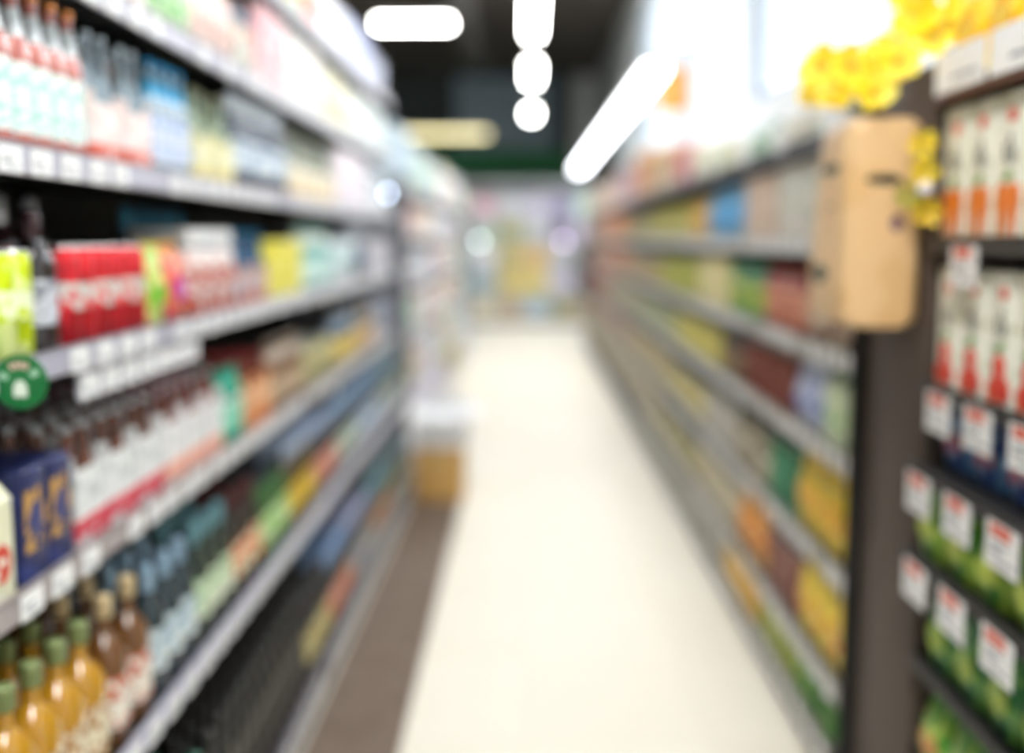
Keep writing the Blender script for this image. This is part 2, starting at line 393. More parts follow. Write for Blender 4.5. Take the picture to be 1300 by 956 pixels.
RM = [(3.1, 3.38, 'box', .13, .2, ('#e7d9d2', '#f2ece6', '#d9b8a8'), 'beige cartons', 1),
      (3.39, 3.8, 'pouch', .13, .26, ('#f0d22c', '#f7ec9c', '#e6b818', '#f3dc5a'), 'bright yellow bags', 1),
      (3.81, 3.98, 'pouch', .15, .25, ('#9ccc92', '#e4f0de', '#62a866', '#c0dcb8'), 'leaf green bags', 1),
      (3.99, 4.2, 'box', .1, .26, ('#e2604a', '#f2e4de', '#ee8a70'), 'red cartons', 1),
      (4.21, 4.8, 'box', .14, .22, ('#eceef6', '#dcdff0', '#f6f7fb'), 'snow white cartons', 1),
      (4.81, 5.5, 'box', .13, .24, ('#aab4dc', '#e6e8f4', '#8f9cd0'), 'lavender blue cartons', 1),
      (5.51, 6.18, 'tub', .14, .22, ('#c8ccdf', '#e8eaf2', '#8f95a8'), 'grey-blue tubs', 1)]
B = [(1.36, 1.73, 'canpack', .12, .195, ('#cfe40a', '#e8f4a0', '#eef6cc'), 'lime green can packs', 1),
     (1.74, 1.84, 'wine', .085, .26, ('#1d1418', '#c9ccd8', '#8a8e9c', '#3b1420'), 'dark bottle with silver label', 1),
     (1.85, 2.25, 'canpack', .13, .2, ('#dc2430', '#b01824', '#d0cbc6'), 'red and silver can packs', 1),
     (2.26, 2.37, 'pouch', .1, .2, ('#9fd04a', '#f0e6a0', '#58c02c', '#e6d23c'), 'green and yellow bag', 1),
     (2.38, 2.52, 'pouch', .125, .2, ('#f08a4a', '#e0506a', '#b83cae', '#f3b81c'), 'orange and purple bag', 1),
     (2.53, 2.92, 'canpack', .125, .19, ('#f1ecea', '#d86a58', '#b84a3a'), 'white and brick red can packs', 1),
     (2.93, 3.28, 'carrier', .11, .23, ('#d8b0a0', '#8fb4dc', '#b85a40', '#46688a', '#38a6dc'), 'red and blue bottle carriers', 1),
     (3.29, 3.78, 'box', .12, .2, ('#e6dc4a', '#efe88a', '#dccf38'), 'yellow cartons', 1),
     (3.79, 4.4, 'beer', .07, .26, ('#5a9a96', '#d6ece6', '#8cc4bc', '#e4efe4', '#c4dcd8'), 'teal bottles', 1),
     (4.41, 4.95, 'canpack', .13, .2, ('#cfe0e2', '#eef2f2', '#a8c8cc'), 'pale blue can packs', 1),
     (4.96, 5.4, 'wine', .08, .27, ('#1c2434', '#3c4a66', '#a8b2c4', '#dce4ee'), 'midnight blue bottles', 1),
     (5.41, 6.18, 'box', .12, .2, ('#c6c4cc', '#e4e4e8', '#a8a6b0'), 'pale grey cartons', 1)]
Cc = [(1.36, 1.62, 'juice', .085, .21, ('#e9e8c8', '#f4f2e2', '#d03c2a', '#7ab446'), 'cream cartons with red fruit picture', 1),
      (1.63, 1.82, 'box', .09, .2, ('#232c5c', '#34407c', '#c99a4c'), 'navy boxes', 1),
      (1.83, 2.3, 'carrier', .15, .235, ('#e6e8ea', '#c4cccc', '#d84458', '#7c4a38', '#dfe6ee', .76), 'red-footed white bottle carriers', 2),
      (2.31, 2.76, 'carrier', .145, .235, ('#eceaec', '#d2d8da', '#f0a890', '#8a4a40', '#e6ccd8', .76), 'peach-footed white bottle carriers', 2),
      (2.77, 2.98, 'beer', .066, .24, ('#2c9a84', '#5cc8a8', '#e0efe8', '#3aa890', '#c24452'), 'emerald bottles', 2),
      (2.99, 3.3, 'carrier', .15, .23, ('#e0a06c', '#efc8a4', '#d47838', '#7c3426', '#c8585c', .7), 'orange bottle carriers', 2),
      (3.31, 3.8, 'beer', .068, .25, ('#6a4a38', '#c9b49a', '#8c6c50', '#c8b8a8', '#d8d0c8'), 'tan labelled bottles', 1),
      (3.81, 4.4, 'can', .068, .17, ('#a8a478', '#d8d0a0'), 'khaki cans', 2),
      (4.41, 5.0, 'beer', .07, .25, ('#3a4c5c', '#e0c878', '#c4a850', '#8c9cb0', '#b4c0cc'), 'amber labelled steel-blue bottles', 1),
      (5.01, 5.6, 'beer', .07, .25, ('#44403c', '#c4a078', '#e4cca8', '#989088', '#c8c4c0'), 'brown labelled bottles', 1),
      (5.61, 6.18, 'box', .12, .22, ('#8a92a4', '#c4c8d4', '#6c7890'), 'slate cartons', 1)]
D = [(1.36, 1.80, 'spirit', .085, .29, ('#b8861c', '#e8ddc0', '#a8702c', '#7c8a58'), 'amber spirit bottles', 3),
     (1.81, 2.02, 'spirit', .08, .3, ('#6a4420', '#efe9dc', '#c45a3c', '#c9b48c'), 'brown spirit bottles', 3),
     (2.03, 2.32, 'wine', .078, .29, ('#24343c', '#dfe8ea', '#9cb8c8', '#a4c4e0'), 'white-labelled slate bottles', 3),
     (2.33, 2.62, 'wine', .076, .3, ('#1c2e24', '#e4ecd4', '#a8cca0', '#7cacb8'), 'pale-labelled forest green bottles', 3),
     (2.63, 2.9, 'wine', .076, .3, ('#241a16', '#eae4c0', '#d85c34', '#5c3034'), 'cream-labelled black bottles', 2),
     (2.91, 3.25, 'wine', .076, .3, ('#2e5c2c', '#cfe4b4', '#8cc464', '#2c3844'), 'bright green bottles', 2),
     (3.26, 3.65, 'wine', .076, .3, ('#4c3c18', '#e6c848', '#c89c24', '#b8c8e4'), 'yellow labelled bottles', 2),
     (3.66, 4.1, 'wine', .076, .3, ('#2c2a34', '#e0b09c', '#cc6c5c', '#b4c8ec'), 'salmon labelled bottles', 2),
     (4.11, 4.6, 'wine', .076, .3, ('#1c2838', '#d8e0dc', '#98b08c', '#a4c4ec'), 'white labelled blue-capped bottles', 1),
     (4.61, 5.3, 'wine', .078, .3, ('#1a2a40', '#dce8f4', '#7c9cc4', '#94b8e0'), 'pale-labelled blue bottles', 1),
     (5.31, 6.18, 'wine', .08, .3, ('#2a3c48', '#c8ccc0', '#90a4a0', '#9cbccc'), 'blue-grey bottles', 1)]
E = [(1.36, 1.85, 'wine', .08, .31, ('#15100e', '#8c6c34', '#d0b070', '#1a1a1c'), 'bronze-labelled black bottles', 3),
     (1.86, 2.15, 'wine', .08, .31, ('#16261c', '#ece6a8', '#2c9464', '#1d6c54'), 'lemon-labelled black bottles', 3),
     (2.16, 3.1, 'wine', .08, .32, ('#0b0a0b', '#22201f', '#3c3834', '#121214'), 'plain black bottles', 3),
     (3.11, 3.5, 'wine', .078, .31, ('#181418', '#ded49c', '#bca860', '#20242c'), 'straw-labelled black bottles', 3),
     (3.51, 3.95, 'wine', .078, .31, ('#14161c', '#d86c50', '#e8b8a0', '#94b8ec'), 'coral-labelled blue-capped bottles', 2),
     (3.96, 4.5, 'wine', .078, .31, ('#1a1a24', '#d4ccb8', '#8c9cc0', '#c0c8f0'), 'lilac-capped bottles', 2),
     (4.51, 5.1, 'wine', .08, .31, ('#182428', '#c4b898', '#d0704c', '#80b4c4'), 'teal-capped bottles', 1),
     (5.11, 5.8, 'wine', .08, .31, ('#202a28', '#b8b09c', '#78886c', '#7c98a4'), 'green-black bottles', 1)]
FZ = .0003
for lv, rows in ((0, E), (1, D), (2, Cc), (3, B), (4, A), (5, R0), (6, RM)):
    z, f = LEFT_Z[lv]
    for (a, b, kind, w, h, p, desc, nr) in rows:
        fill(a, b, kind, w, h, p, desc, f, z+FZ, 0, LN[lv], b < 4.3, nr)
for i in range(3):
    o = item('box', .12, .04, ('#f6f7f8', '#eceef0', '#fafafa'), (-.95, 2.6+.13*i, 1.39+.193), 0, olabel(i, 3, 'flat white cartons added as a bright streak on the white and brick red can packs', 'the left rack').replace(' on the left rack', ''), 'flat white cartons added as a bright streak', True)  # flat white boxes added to stand in for a bright white streak
# a second strip of tags below the fourth shelf of the nearest left bay
ts = [o for o in bpy.data.objects if o.name.startswith('shelf') and o.type == 'MESH' and o.parent and o.parent.name == 'shelf_rack'][3]
part('tag_strip', (box(.45, .453, .5, 1.19, -.1+1.39, 1.39-.042), mat('#b4b4c0', None, .4, .2)), ts)
for i in range(7): ob('price_tag', tagmesh(.075, .045, False), ts, (.4535, .55+.098*i, 1.338), 0)
# tall bottles with white and blue caps standing behind the can packs
for y0, n, p, d in ((1.87, 3, ('#3a1a20', '#b03040', '#e0d8d8', '#eef2f8'), 'white-capped bottles behind the red can packs'),
                    (2.66, 4, ('#243c58', '#9cc4e4', '#e0eef8', '#54b4e4'), 'blue-capped bottles behind white can packs')):
    for i in range(n):
        item('wine', .08, .30, p, (-1.10, y0+.13*i+.05, 1.39+FZ), 0, olabel(i, n, d, "left rack's fourth shelf"), d, True)

# ------------------------------------------------------------------ right rack stock
KR = {}
KR[6] = [(2.95, 3.3, 'tub', .13, .12, ('#f2efe6', '#e4ddd0', '#fbfaf4'), 'white tubs', 1),
         (3.31, 3.75, 'tub', .13, .13, ('#efe9dc', '#cfe0d4', '#fdfcf8'), 'ivory tubs', 1),
         (3.76, 4.3, 'jar', .09, .13, ('#5f8f78', '#cfe0cc', '#8cb8a0', '#b8cfc4'), 'sea green jars', 1),
         (4.31, 4.7, 'tub', .13, .12, ('#f4efe2', '#dccfb8', '#fbf8ee'), 'cream tubs', 1),
         (4.71, 5.3, 'jar', .1, .16, ('#aab890', '#e6e6cc', '#98ac78', '#e6e2d4'), 'pale olive jars', 1),
         (5.31, 5.9, 'tub', .13, .2, ('#efe9d4', '#e0d4b4', '#f8f4e8'), 'tall cream tubs', 1),
         (5.91, 6.4, 'box', .12, .24, ('#b8324c', '#d8808c', '#e8c0b4'), 'crimson cartons', 1),
         (6.41, 7.7, 'box', .16, .3, ('#dcbc92', '#efdcbc', '#c89c6c'), 'tan cartons', 1),
         (7.71, 8.6, 'box', .16, .38, ('#ee9c58', '#f8d8a8', '#e87838'), 'bright orange cartons', 1),
         (8.61, 10.4, 'box', .2, .32, ('#d8c8d4', '#c47c8c', '#f0e4e8'), 'mauve cartons', 1),
         (10.41, 14.9, 'box', .25, .3, ('#ecdccc', '#f0c4a4', '#f6efe8'), 'peach cartons', 1)]
KR[5] = [(2.76, 3.2, 'pouch', .12, .25, ('#cdb8a2', '#e6dacb', '#b89c84', '#d8c8b4'), 'beige bags', 1),
         (3.21, 3.75, 'box', .12, .27, ('#c4beb2', '#dcd6cc', '#a8b8ac'), 'stone grey cartons', 1),
         (3.76, 4.3, 'box', .12, .26, ('#c8aa92', '#ddcdbe', '#b8a090'), 'dusty pink cartons', 1),
         (4.31, 5.2, 'pouch', .16, .26, ('#2f94d0', '#8cc8ea', '#1c78bc', '#58acdc'), 'sky blue bags', 1),
         (5.21, 5.75, 'pouch', .14, .24, ('#d09a30', '#e4c070', '#b87c1c', '#d8ac48'), 'amber bags', 1),
         (5.76, 7.6, 'jar', .13, .22, ('#8c8c3c', '#cfc888', '#a89c44', '#b8a84c'), 'olive jars', 1),
         (7.61, 9.4, 'jar', .14, .22, ('#7c7c44', '#c4b47c', '#9c8c44', '#2c3454'), 'navy-lidded jars', 1),
         (9.41, 11.5, 'box', .18, .25, ('#d4804c', '#e4b48c', '#b85c34'), 'orange cartons', 1),
         (11.51, 14.9, 'box', .22, .25, ('#c8a08c', '#dcc8bc', '#a86c5c'), 'brick pink cartons', 1)]
KR[4] = [(2.76, 3.35, 'jar', .1, .24, ('#7c5c4c', '#d8ccb8', '#a87058', '#b8a89c'), 'brown jars', 1),
         (3.36, 3.95, 'jar', .1, .24, ('#a0463c', '#c87c64', '#d8a88c', '#8c3c34'), 'red sauce jars', 1),
         (3.96, 4.6, 'jar', .1, .24, ('#3c7c5c', '#7cac48', '#d0c860', '#2c8468'), 'green jars', 1),
         (4.61, 5.4, 'box', .13, .24, ('#d8cc8c', '#e8e0b8', '#c4b46c'), 'pale yellow cartons', 1),
         (5.41, 7.0, 'tin', .13, .22, ('#8c9430', '#c4c068'), 'olive green tins', 1),
         (7.01, 9.2, 'jar', .15, .22, ('#98844c', '#ccb88c', '#a88c60', '#a0a0a0'), 'mustard jars', 1),
         (9.21, 11.5, 'tin', .18, .22, ('#b86c4c', '#d4b098'), 'rust tins', 1),
         (11.51, 14.9, 'tin', .22, .22, ('#a8745c', '#c8ac9c'), 'clay tins', 1)]
KR[3] = [(2.76, 3.1, 'juice', .1, .24, ('#cfe0b8', '#eef2e4', '#7cb458', '#3c8c5c'), 'light green cartons', 1),
         (3.11, 3.45, 'pouch', .11, .23, ('#98a8d8', '#e4e8f0', '#5c74c0', '#d8dce8'), 'periwinkle and white bags', 1),
         (3.46, 4.3, 'tin', .1, .22, ('#6c3028', '#8c4c3c'), 'maroon tins', 1),
         (4.31, 4.8, 'jar', .11, .2, ('#5c4838', '#98805c', '#6c5844', '#343840'), 'dark brown jars', 1),
         (4.81, 6.2, 'tin', .12, .2, ('#c4b850', '#dcd48c'), 'yellow tins', 1),
         (6.21, 8.5, 'jar', .14, .2, ('#8c9c70', '#ccd0a8', '#a0a480', '#b0aca0'), 'sage jars', 1),
         (8.51, 11.5, 'tin', .18, .2, ('#a8a088', '#c8c0a8'), 'sand tins', 1),
         (11.51, 14.9, 'tin', .22, .2, ('#a84c44', '#c88c80'), 'faded red tins', 1)]
KR[2] = [(2.76, 3.4, 'pouch', .145, .29, ('#e8c018', '#f0d848', '#e07820', '#a8c42c'), 'yellow bags with orange picture', 1),
         (3.41, 3.8, 'tin', .1, .24, ('#2c7454', '#5ca07c'), 'dark green tins', 1),
         (3.81, 4.4, 'jar', .11, .24, ('#988c74', '#d0c8b4', '#6c6454', '#707068'), 'taupe jars', 1),
         (4.41, 5.2, 'tin', .12, .22, ('#b0aca4', '#cfccc4'), 'silver grey tins', 1),
         (5.21, 6.6, 'jar', .13, .22, ('#c0b060', '#dcd4a8', '#a89848', '#6c7088'), 'straw jars', 1),
         (6.61, 9.0, 'tin', .16, .22, ('#b8a880', '#d4c8a4'), 'beige tins', 1),
         (9.01, 14.9, 'box', .25, .22, ('#9c8c7c', '#b8a898', '#b05c4c'), 'taupe cartons', 1)]
KR[1] = [(2.76, 3.25, 'pouch', .135, .27, ('#e4c020', '#ecd860', '#d8502c', '#c4c434'), 'yellow and red bags', 1),
         (3.26, 3.7, 'tin', .1, .22, ('#704038', '#a07064'), 'cocoa tins', 1),
         (3.71, 4.2, 'pouch', .13, .24, ('#d88430', '#e8b458', '#c85c2c', '#dca048'), 'orange bags', 1),
         (4.21, 5.2, 'tin', .12, .22, ('#b0a890', '#d4ccb4'), 'parchment tins', 1),
         (5.21, 6.8, 'jar', .14, .2, ('#8c8450', '#c8c090', '#a09464', '#5c6474'), 'khaki jars', 1),
         (6.81, 14.9, 'box', .26, .2, ('#a89c80', '#c4b898', '#8c8474'), 'sandy cartons', 1)]
KR[0] = [(2.76, 3.2, 'tin', .11, .13, ('#3c7c30', '#7cac4c'), 'green tins', 1),
         (3.21, 3.7, 'tin', .11, .13, ('#9cac40', '#c8cc7c'), 'pea green tins', 1),
         (3.71, 4.3, 'box', .13, .13, ('#e0a820', '#ecc858', '#c88c18'), 'golden cartons', 1),
         (4.31, 5.5, 'tin', .12, .12, ('#a8a494', '#c8c4b4'), 'grey tins', 1),
         (5.51, 8.0, 'tin', .16, .12, ('#8c8878', '#b4b09c'), 'stone tins', 1)]
for lv in KR:
    z, f = RIGHT_Z[lv]
    for (a, b, kind, w, h, p, desc, nr) in KR[lv]:
        fill(a, b, kind, w, h, p, desc, f, z+FZ, PI, RN[lv], b < 4.75, nr)
NR = {7: [(1.72, 1.95, 'pouch', .11, .26, ('#d8503c', '#f0c8a8', '#e88060', '#e07058'), 'red and cream bags', 1),
          (1.96, 2.27, 'pouch', .15, .28, ('#ffd21c', '#ffea60', '#f8b418', '#f6d848'), 'large yellow bags', 1)],
      6: [(1.53, 2.27, 'veg', .118, .295, ('#f3f3e4', '#f07a14', '#f8983a', '#78a840', 'carrot'), 'white packs with carrot pictures', 1)],
      5: [(1.53, 2.27, 'veg', .105, .275, ('#f3f3e6', '#e83e24', '#f4744c', '#54a83c', 'tomato'), 'white packs with tomato pictures', 1)],
      4: [(1.53, 2.27, 'pouch', .14, .155, ('#2c4c9c', '#6c9cd0', '#c42c34', '#24408c'), 'blue bags with red berry picture', 1)],
      3: [(1.53, 2.27, 'pouch', .135, .175, ('#4c9430', '#a0c450', '#c8d84c', '#2c7434'), 'green salad bags', 1)],
      2: [(1.53, 2.27, 'pouch', .135, .195, ('#2f7c44', '#7cb860', '#b8d030', '#245c38'), 'dark green bags', 1)],
      1: [(1.53, 2.27, 'pouch', .135, .19, ('#58a038', '#b8d060', '#d8743c', '#3c7c34'), 'lime and orange bags', 1)]}
for lv in NR:
    z, f = NEAR_Z[lv]
    for (a, b, kind, w, h, p, desc, nr) in NR[lv]:
        fill(a, b, kind, w, h, p, desc, f+(.05 if lv == 4 else 0), z+FZ, PI, NN[lv], True, nr)

# ------------------------------------------------------------------ rear left rack stock
PAL = [('pale grey', '#d4d4d8', '#ececf0', '#b8bcc8'), ('white', '#f0f0f2', '#e0e4e8', '#fafafa'), ('light blue', '#b8d0e0', '#e0ecf2', '#8cb4cc'),
       ('cream', '#ece4c8', '#f4f0e0', '#d8c890'), ('lilac', '#cfc8dc', '#e8e4f0', '#b0a4c8'), ('olive', '#a8a870', '#ccc898', '#8c8c50'),
       ('tan', '#c8b08c', '#e0d0b8', '#a88c68'), ('dusky pink', '#d8b8b4', '#ece0dc', '#c08c88'), ('mint', '#bcdccc', '#e4f0e8', '#8cc4a4')]
for lv, (z, f) in enumerate(L2_Z):
    y = 6.80; used = set(); wb = 0
    while y < 13.9:
        L = random.uniform(.7, 1.0); e = min(y+L, 13.98)
        if 13.98-e < .5: e = 13.98
        kinds = ('box', 'tub', 'jar', 'pouch')
        opts = [(c, k) for c in PAL for k in kinds if (c[0], k) not in used]
        if lv >= 3: opts = [o for o in opts if o[0][0] in ('pale grey', 'white', 'light blue', 'cream', 'lilac', 'dusky pink', 'mint')]
        c, k = random.choice(opts); used.add((c[0], k))
        nm = {'box': 'cartons', 'tub': 'tubs', 'jar': 'jars', 'pouch': 'bags'}[k]
        p = {'box': c[1:4], 'tub': (c[1], c[2], c[2]), 'jar': (c[3], c[2], c[1], c[1]), 'pouch': (c[1], c[2], c[3], c[2])}[k]
        h = random.uniform(.2, .28) if lv < 5 else random.uniform(.3, .4)
        fill(y, e-.01, k, .16, h, p, f'{c[0]} {nm}', f, z+FZ, 0, L2N[lv], False, 1)
        y = e

# ------------------------------------------------------------------ back rack across the end of the aisle
BY = 18.0
bk = ob('shelf_rack', None, None, (0, BY, 0)); tag(bk, 'wide pale rack standing across the far end of the aisle', 'shelf rack')
PALE = mat('#c8ccd0', None, .45)
part('back_panel', (box(-1.5, 1.35, .42, .44, 0, 2.45), PALE), bk)
for x in (-1.5, -.55, .4, 1.32): part('upright', (box(x, x+.03, .0, .42, 0, 2.45), PALE), bk)
part('header', (box(-1.5, 1.35, -.02, .44, 2.45, 2.6), mat('#8a8f90', None, .5)), bk)
BZ = (.16, .62, 1.08, 1.54, 2.0)
for z in BZ:
    for x0 in (-1.47, -.52, .43):
        s = part('shelf', (box(x0, x0+.89 if x0 > .4 else x0+.92, 0, .42, z-.03, z), PALE), bk)
        part('price_rail', (box(x0, x0+.89 if x0 > .4 else x0+.92, -.012, 0, z-.04, z+.01), mat('#dfe2e6', None, .4)), s)
part('plinth', (box(-1.5, 1.35, .03, .42, 0, .13), mat('#9a8f80', None, .5)), bk)
BC = {0: ['white', 'cream', 'tan', 'light blue', 'olive', 'tan'], 1: ['mint', 'light blue', 'yellow', 'yellow', 'lilac', 'charcoal'],
      2: ['light blue', 'white', 'yellow', 'amber', 'pale grey', 'charcoal'], 3: ['lilac', 'mint', 'olive', 'white', 'plum', 'lilac'], 4: ['mint', 'rose pink', 'white', 'lilac', 'violet', 'mint']}
XP = {'yellow': ('#e8d060', '#f0e49c', '#dcb83c'), 'amber': ('#ecbc5c', '#f0dc9c', '#d89c3c'), 'charcoal': ('#3c3c40', '#605c60', '#54484c'), 'plum': ('#6c587c', '#9c8ca8', '#8474a0'),
      'violet': ('#8c7cb0', '#bcb0d0', '#6c5c98'), 'rose pink': ('#e4b0c0', '#f0d8e0', '#d890ac')}
XP.update({c[0]: c[1:4] for c in PAL})
BN = ["back rack's bottom shelf", "back rack's fourth shelf", "back rack's third shelf", "back rack's second shelf", "back rack's top shelf"]
for lv, cs in BC.items():
    slots = [-1.46, -.99, -.51, -.04, .44, .88]; ends = [-.995, -.56, -.045, .39, .875, 1.31]
    cnt = {}
    for c in cs: cnt[c] = cnt.get(c, 0)+1
    seen = {}
    for s0, s1, c in zip(slots, ends, cs):
        wds = (s1-s0)/3
        for i in range(3):
            k = seen.get(c, 0); seen[c] = k+1; n = cnt[c]*3
            kd = 'box' if (lv+slots.index(s0)) % 2 else 'tub'
            kd = 'box' if cnt[c] > 1 else kd
            p = XP[c] if kd == 'box' else (XP[c][0], XP[c][1], XP[c][1])
            nm = f"{c} {'cartons' if kd == 'box' else 'tubs'}"
            item(kd, wds-.012, .3+.05*((lv+i) % 2), p, (s0+wds*(i+.5), BY+.11, BZ[lv]+FZ), -PI/2, olabel(k, n, nm, BN[lv], 'left'), f'{nm} on {BN[lv]}', False)

# ------------------------------------------------------------------ brown column with cardboard box and yellow flowers
col = part('brown_column', [(rbox(.44, .40, 0, 2.0, .006, .004, cx=1.15, cy=2.49), BROWN)], None)
tag(col, 'dark brown square column between the two right racks', 'column')
KR_ = mat('#edc896', '#e6be88', .32, 0, 6, .5)
bxo = ob('cardboard_display', None, None, (.837, 2.475, 1.39)); tag(bxo, 'tan rounded cardboard display box fixed to the brown column', 'display box')
def crr(dx, dy, r, z): return rrect(dx, dy, r, z, 5, 0, dy/2-.145)
body = loft([crr(.13, .26, .03, 0), crr(.17, .29, .035, .010), crr(.184, .30, .035, .03), crr(.186, .30, .035, .12), crr(.186, .25, .035, .36),
             crr(.184, .23, .035, .45), crr(.17, .22, .035, .475), crr(.13, .20, .03, .487)])
part('box_body', (body, KR_), bxo)
INK = mat('#1c2a26', None, .6); PUR = mat('#5a2c70', None, .6); GRN = mat('#24403a', None, .6)
def splat(cx, cz, rx, rz, n=14, j=.25, seed=1):
    R = random.Random(seed)
    return [(cx+rx*math.cos(2*PI*i/n)*(1+R.uniform(-j, j)), cz+rz*math.sin(2*PI*i/n)*(1+R.uniform(-j, j))) for i in range(n)]
def front(pts):   # towards -y
    return loft([[(p[0], -.1458, p[1]) for p in pts], [(p[0], -.1448, p[1]) for p in pts]], True, False)
def side(pts):    # towards -x
    return loft([[(-.0938, p[0], p[1]) for p in pts], [(-.0928, p[0], p[1]) for p in pts]], True, False)
part('printed_mark', (front(splat(.0, .345, .042, .013, seed=3)), INK), bxo)['label'] = 'black printed mark'
part('printed_mark', (front(splat(.028, .245, .014, .018, seed=4)), PUR), bxo)['label'] = 'purple printed mark'
part('printed_mark', (side(splat(-.03, .375, .07, .013, seed=5)), GRN), bxo)['label'] = 'dark green printed mark'
part('printed_mark', (side(splat(.04, .12, .06, .022, seed=6)), GRN), bxo)['label'] = 'dark green blot'
part('printed_mark', (side(splat(-.04, .285, .03, .006, seed=7)), mat('#a89878', None, .6)), bxo)['label'] = 'faint grey print'
# flowers
YEL = mat('#ffdc10', '#ffee50', .5, 0, 30, .55); YEL2 = mat('#f2cc10', '#f8dc30', .5, 0, 30); LEAF = mat('#8a9418', '#b0a820', .5, 0, 30); STEM = mat('#4c3a30', None, .6); AMB = mat('#d89c18', None, .6)
def petal_flower(c, r, nrm, seed, n=9):
    R = random.Random(seed); g = []
    q = Vector(nrm).normalized().to_track_quat('Z', 'Y').to_matrix()
    for i in range(n):
        a = 2*PI*i/n+R.uniform(-.15, .15); L = r*R.uniform(.85, 1.1); w = r*.3; up = r*R.uniform(.1, .5)
        d = Vector((math.cos(a), math.sin(a), 0)); t = Vector((-math.sin(a), math.cos(a), 0)); z = Vector((0, 0, 1))
        top = [d*L*.15, d*L*.45+t*w*.8+z*up*.5, d*L*.8+t*w+z*up*.9, d*L+z*up, d*L*.8-t*w+z*up*.9, d*L*.45-t*w*.8+z*up*.5]
        lo = [p-z*.0025 for p in top]
        g.append(loft([[tuple(q @ p+Vector(c)) for p in lo], [tuple(q @ p+Vector(c)) for p in top]], True, True))
    return merge(*g), q
def bunch(label, origin, specs, group=None):
    o = ob('artificial_flowers', None, None, origin); tag(o, label, 'flowers', group)
    for i, (c, r, nrm, m) in enumerate(specs):
        g, q = petal_flower(c, r, nrm, i*7+3)
        fl = part('flower', (g, m), o)
        ce = lathe([(.0, -.004), (r*.2, -.002), (r*.24, .004), (r*.16, .011), (0.001, .013)], 10)
        ce = ([tuple(q @ Vector(p)+Vector(c)) for p in ce[0]], ce[1], True)
        part('flower_centre', (ce, AMB), fl)
        # stem: tapered tube from the flower back to the bunch origin
        a = Vector(c); b = Vector((0, 0, 0)); rings = []
        dirv = (b-a).normalized() if (b-a).length > 1e-4 else Vector((0, 0, 1)); qq = dirv.to_track_quat('Z', 'Y').to_matrix()
        for t in (0, .35, .7, 1):
            pnt = a.lerp(b, t)+Vector((0, 0, -.02*math.sin(PI*t)))
            rings.append([tuple(qq @ Vector((.003*math.cos(2*PI*k/6), .003*math.sin(2*PI*k/6), 0))+pnt) for k in range(6)])
        part('stem', (loft(rings), mat('#5c6420', None, .6)), o)
    for i in range(6):
        R = random.Random(i+40); a = R.uniform(0, 2*PI); L = R.uniform(.04, .07)
        base = Vector(specs[i % len(specs)][0])*.6; d = Vector((math.cos(a)*.7, math.sin(a), .3))
        t = Vector((-math.sin(a), math.cos(a), 0))
        pts = [base, base+d*L*.4+t*.014, base+d*L*.75+t*.012, base+d*L, base+d*L*.75-t*.012, base+d*L*.4-t*.014]
        part('leaf', (loft([[tuple(p-Vector((0, 0, .0015))) for p in pts], [tuple(p) for p in pts]], True, False), LEAF), o)
    return o
bunch('yellow artificial flowers lying on top of the tan display box', (.825, 2.44, 1.90),
      [((-.07, -.02, .05), .06, (-.5, -1, .5), YEL), ((-.03, .05, .09), .06, (-.6, -.8, .6), YEL), ((-.09, .09, .07), .055, (-.9, -.6, .3), YEL), ((-.02, -.1, .03), .05, (-.2, -1, .4), YEL),
       ((.05, -.06, .11), .06, (-.3, -1, .3), YEL), ((.06, .04, .15), .055, (-.5, -1, .4), YEL), ((-.10, -.07, .03), .045, (-.6, -.8, .6), YEL2), ((-.06, -.05, .1), .06, (-.4, -1, .3), YEL), ((0, -.03, .06), .055, (-.4, -1, .3), YEL2), ((-.11, .02, .11), .06, (-.5, -1, .3), YEL)])
bunch('yellow artificial flowers on top of the brown column', (1.02, 2.45, 2.003),
      [((-.05, -.04, .08), .07, (-.4, -1, .3), YEL), ((.02, -.06, .14), .07, (-.4, -1, .4), YEL), ((.09, -.02, .07), .065, (-.3, -1, .3), YEL), ((-.08, .03, .17), .06, (-.6, -.9, .3), YEL), ((.12, .02, .18), .065, (-.3, -1, .3), YEL), ((.04, 0, .2), .07, (-.4, -1, .3), YEL), ((-.02, 0, .24), .07, (-.3, -1, .2), YEL), ((.08, -.05, .13), .06, (-.3, -1, .2), YEL2), ((-.09, -.02, .11), .06, (-.5, -1, .2), YEL)])
sp = ob('artificial_flowers', None, None, (.905, 2.322, 1.72)); tag(sp, 'drooping yellow leaf spray at the right edge of the tan display box', 'flowers')
for i, (c, r, nrm, m) in enumerate([((-.005, -.035, .09), .035, (-.2, -1, .1), YEL2), ((.0, -.04, .03), .035, (-.3, -1, .0), YEL2), ((-.03, -.035, -.02), .033, (-.3, -1, -.1), LEAF), ((.01, -.035, -.06), .035, (-.2, -1, 0), YEL2)]):
    g, q = petal_flower(c, r, nrm, i+70, 6); part('flower', (g, m), sp)
part('stem', (loft([[(.012+.003*math.cos(a), -.028+.003*math.sin(a), z) for a in [k*PI/3 for k in range(6)]] for z in (-.07, 0, .07, .13)]), STEM), sp)
part('white_bead', (xf(lathe([(.001, -.012), (.014, -.012), (.019, 0), (.014, .013), (.001, .019)], 10), (.0, -.05, -.01)), mat('#f4eef4', None, .2)), sp)['label'] = 'shiny white bead'

